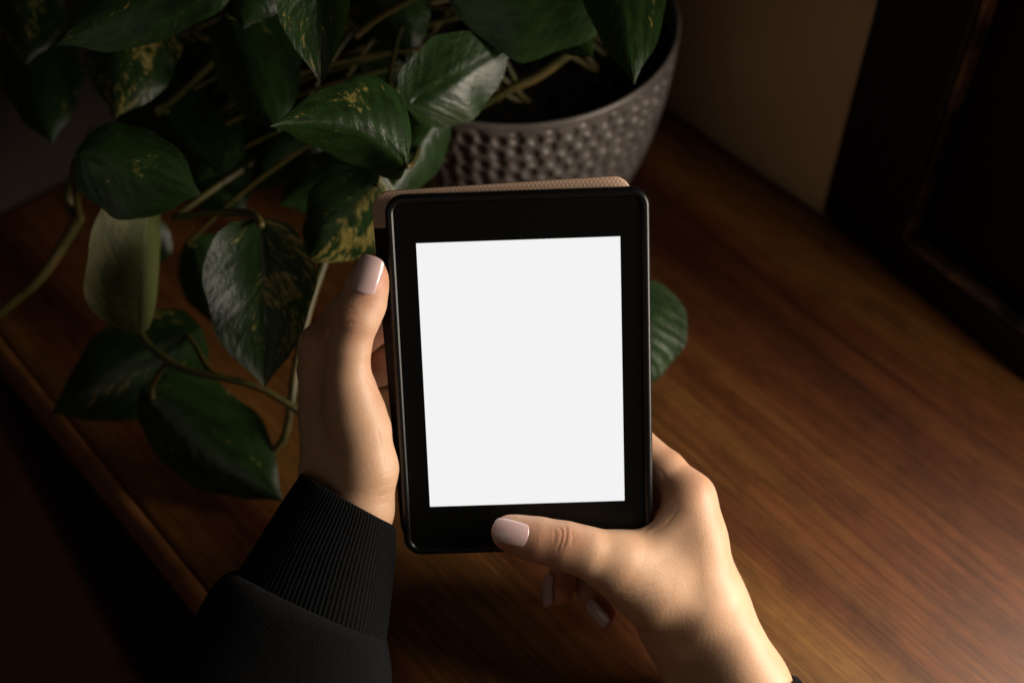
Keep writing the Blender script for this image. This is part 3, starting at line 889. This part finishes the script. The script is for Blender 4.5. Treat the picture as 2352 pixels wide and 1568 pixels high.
# darker leaves deeper in the plant
leaf((60, 60, 740), (120, 330, 735), (90, 14), (95, 12), (0, -6), 0.25, seed=20)
leaf((700, 250, 730), (590, 440, 725), (85, 12), (85, 12), (0, -6), 0.15, seed=21)
leaf((820, 380, 720), (640, 470, 715), (70, 10), (75, 12), (0, -6), 0.2, seed=22)
leaf((60, -60, 720), (60, 150, 715), (80, 10), (80, 10), (0, -5), 0.5, seed=23)
leaf((430, 330, 730), (560, 500, 735), (80, 10), (80, 10), (0, -5), 0.1, seed=24)
leaf((900, 60, 735), (780, 260, 735), (95, 10), (90, 10), (0, -5), 0.12, seed=27)
leaf((420, 40, 760), (470, 260, 760), (95, 10), (95, 10), (0, -5), 0.12, seed=28)
leaf((330, 500, 750), (260, 640, 755), (80, 10), (80, 10), (0, -5), 0.12, seed=29)
leaf((880, -60, 700), (950, 130, 710), (80, 10), (80, 10), (0, -5), 0.1, seed=25)
leaf((450, 560, 730), (520, 760, 735), (80, 10), (70, 10), (0, -5), 0.12, seed=26)
# the dark mass of the plant
rl = random.Random(12)
for k in range(16):
    bx_, by_ = rl.uniform(150, 900), rl.uniform(-20, 420)
    if bx_ < 330 and by_ > 250: bx_ += 260
    a_ = rl.uniform(0.5, 2.6); ln = rl.uniform(150, 210); dd_ = rl.uniform(715, 765)
    leaf((bx_, by_, dd_), (bx_ + ln*math.cos(a_), by_ + ln*math.sin(a_), dd_ + rl.uniform(-12, 12)), (rl.uniform(70, 100), rl.uniform(-8, 1)),
         (rl.uniform(70, 100), rl.uniform(6, 16)), (0, -2), rl.uniform(0.05, 0.35), seed=40 + k)
# vines and leaf stalks
stem([(690, 946, 672), (600, 892, 668), (515, 868, 668), (420, 846, 672), (350, 800, 678), (322, 764, 680)], 2.0, 2.0)
stem([(400, 500, 690), (470, 490, 675), (540, 488, 655), (585, 496, 645), (600, 520, 640)], 2.2, 2.2)
stem([(182, 500, 730), (140, 570, 735), (90, 640, 738), (15, 705, 742), (-60, 770, 745), (-120, 900, 740)], 3.4, 2.6)
stem([(215, 300, 690), (165, 420, 715), (160, 470, 722), (182, 505, 730)], 2.6, 3.6)
stem([(360, 260, 720), (440, 190, 715), (505, 128, 712), (580, 60, 710)], 2.3, 2.3)
stem([(455, 30, 690), (440, 62, 688), (470, 88, 688), (510, 80, 690)], 2.0, 2.0)
stem([(815, 85, 680), (870, 40, 678), (960, -10, 675)], 2.2, 2.2)
stem([(880, 260, 690), (930, 180, 690), (990, 130, 690), (1060, 80, 690)], 2.8, 2.6)
stem([(1090, 250, 715), (1130, 228, 712), (1180, 200, 708), (1238, 174, 706), (1320, 110, 700), (1400, 20, 690)], 2.6, 3.2)
stem([(944, 236, 642), (925, 248, 655), (900, 270, 675), (880, 300, 700)], 1.6, 1.8)
stem([(935, 382, 612), (946, 376, 634), (962, 340, 680), (985, 270, 720)], 1.5, 1.8)
stem([(186, 352, 624), (170, 380, 650), (172, 430, 690), (182, 500, 728)], 1.6, 2.2)
stem([(480, 716, 720), (530, 718, 716), (600, 730, 712)], 1.8, 1.8)
stem([(760, 560, 700), (715, 690, 696), (682, 830, 692), (668, 930, 690), (650, 1010, 694), (600, 1060, 702)], 2.6, 2.2)
stem([(430, 770, 712), (452, 800, 700), (480, 850, 676), (515, 868, 668)], 1.5, 1.7)
stem([(350, 915, 690), (352, 880, 686), (385, 835, 676), (420, 846, 672)], 1.5, 1.7)
stem([(690, 946, 672), (740, 940, 690), (790, 800, 715), (820, 620, 725), (900, 420, 735), (960, 300, 735), (1010, 200, 760)], 2.2, 2.6, 60)
stem([(400, 500, 690), (440, 470, 705), (540, 400, 725), (700, 300, 740), (900, 200, 760)], 1.7, 2.4, 50)
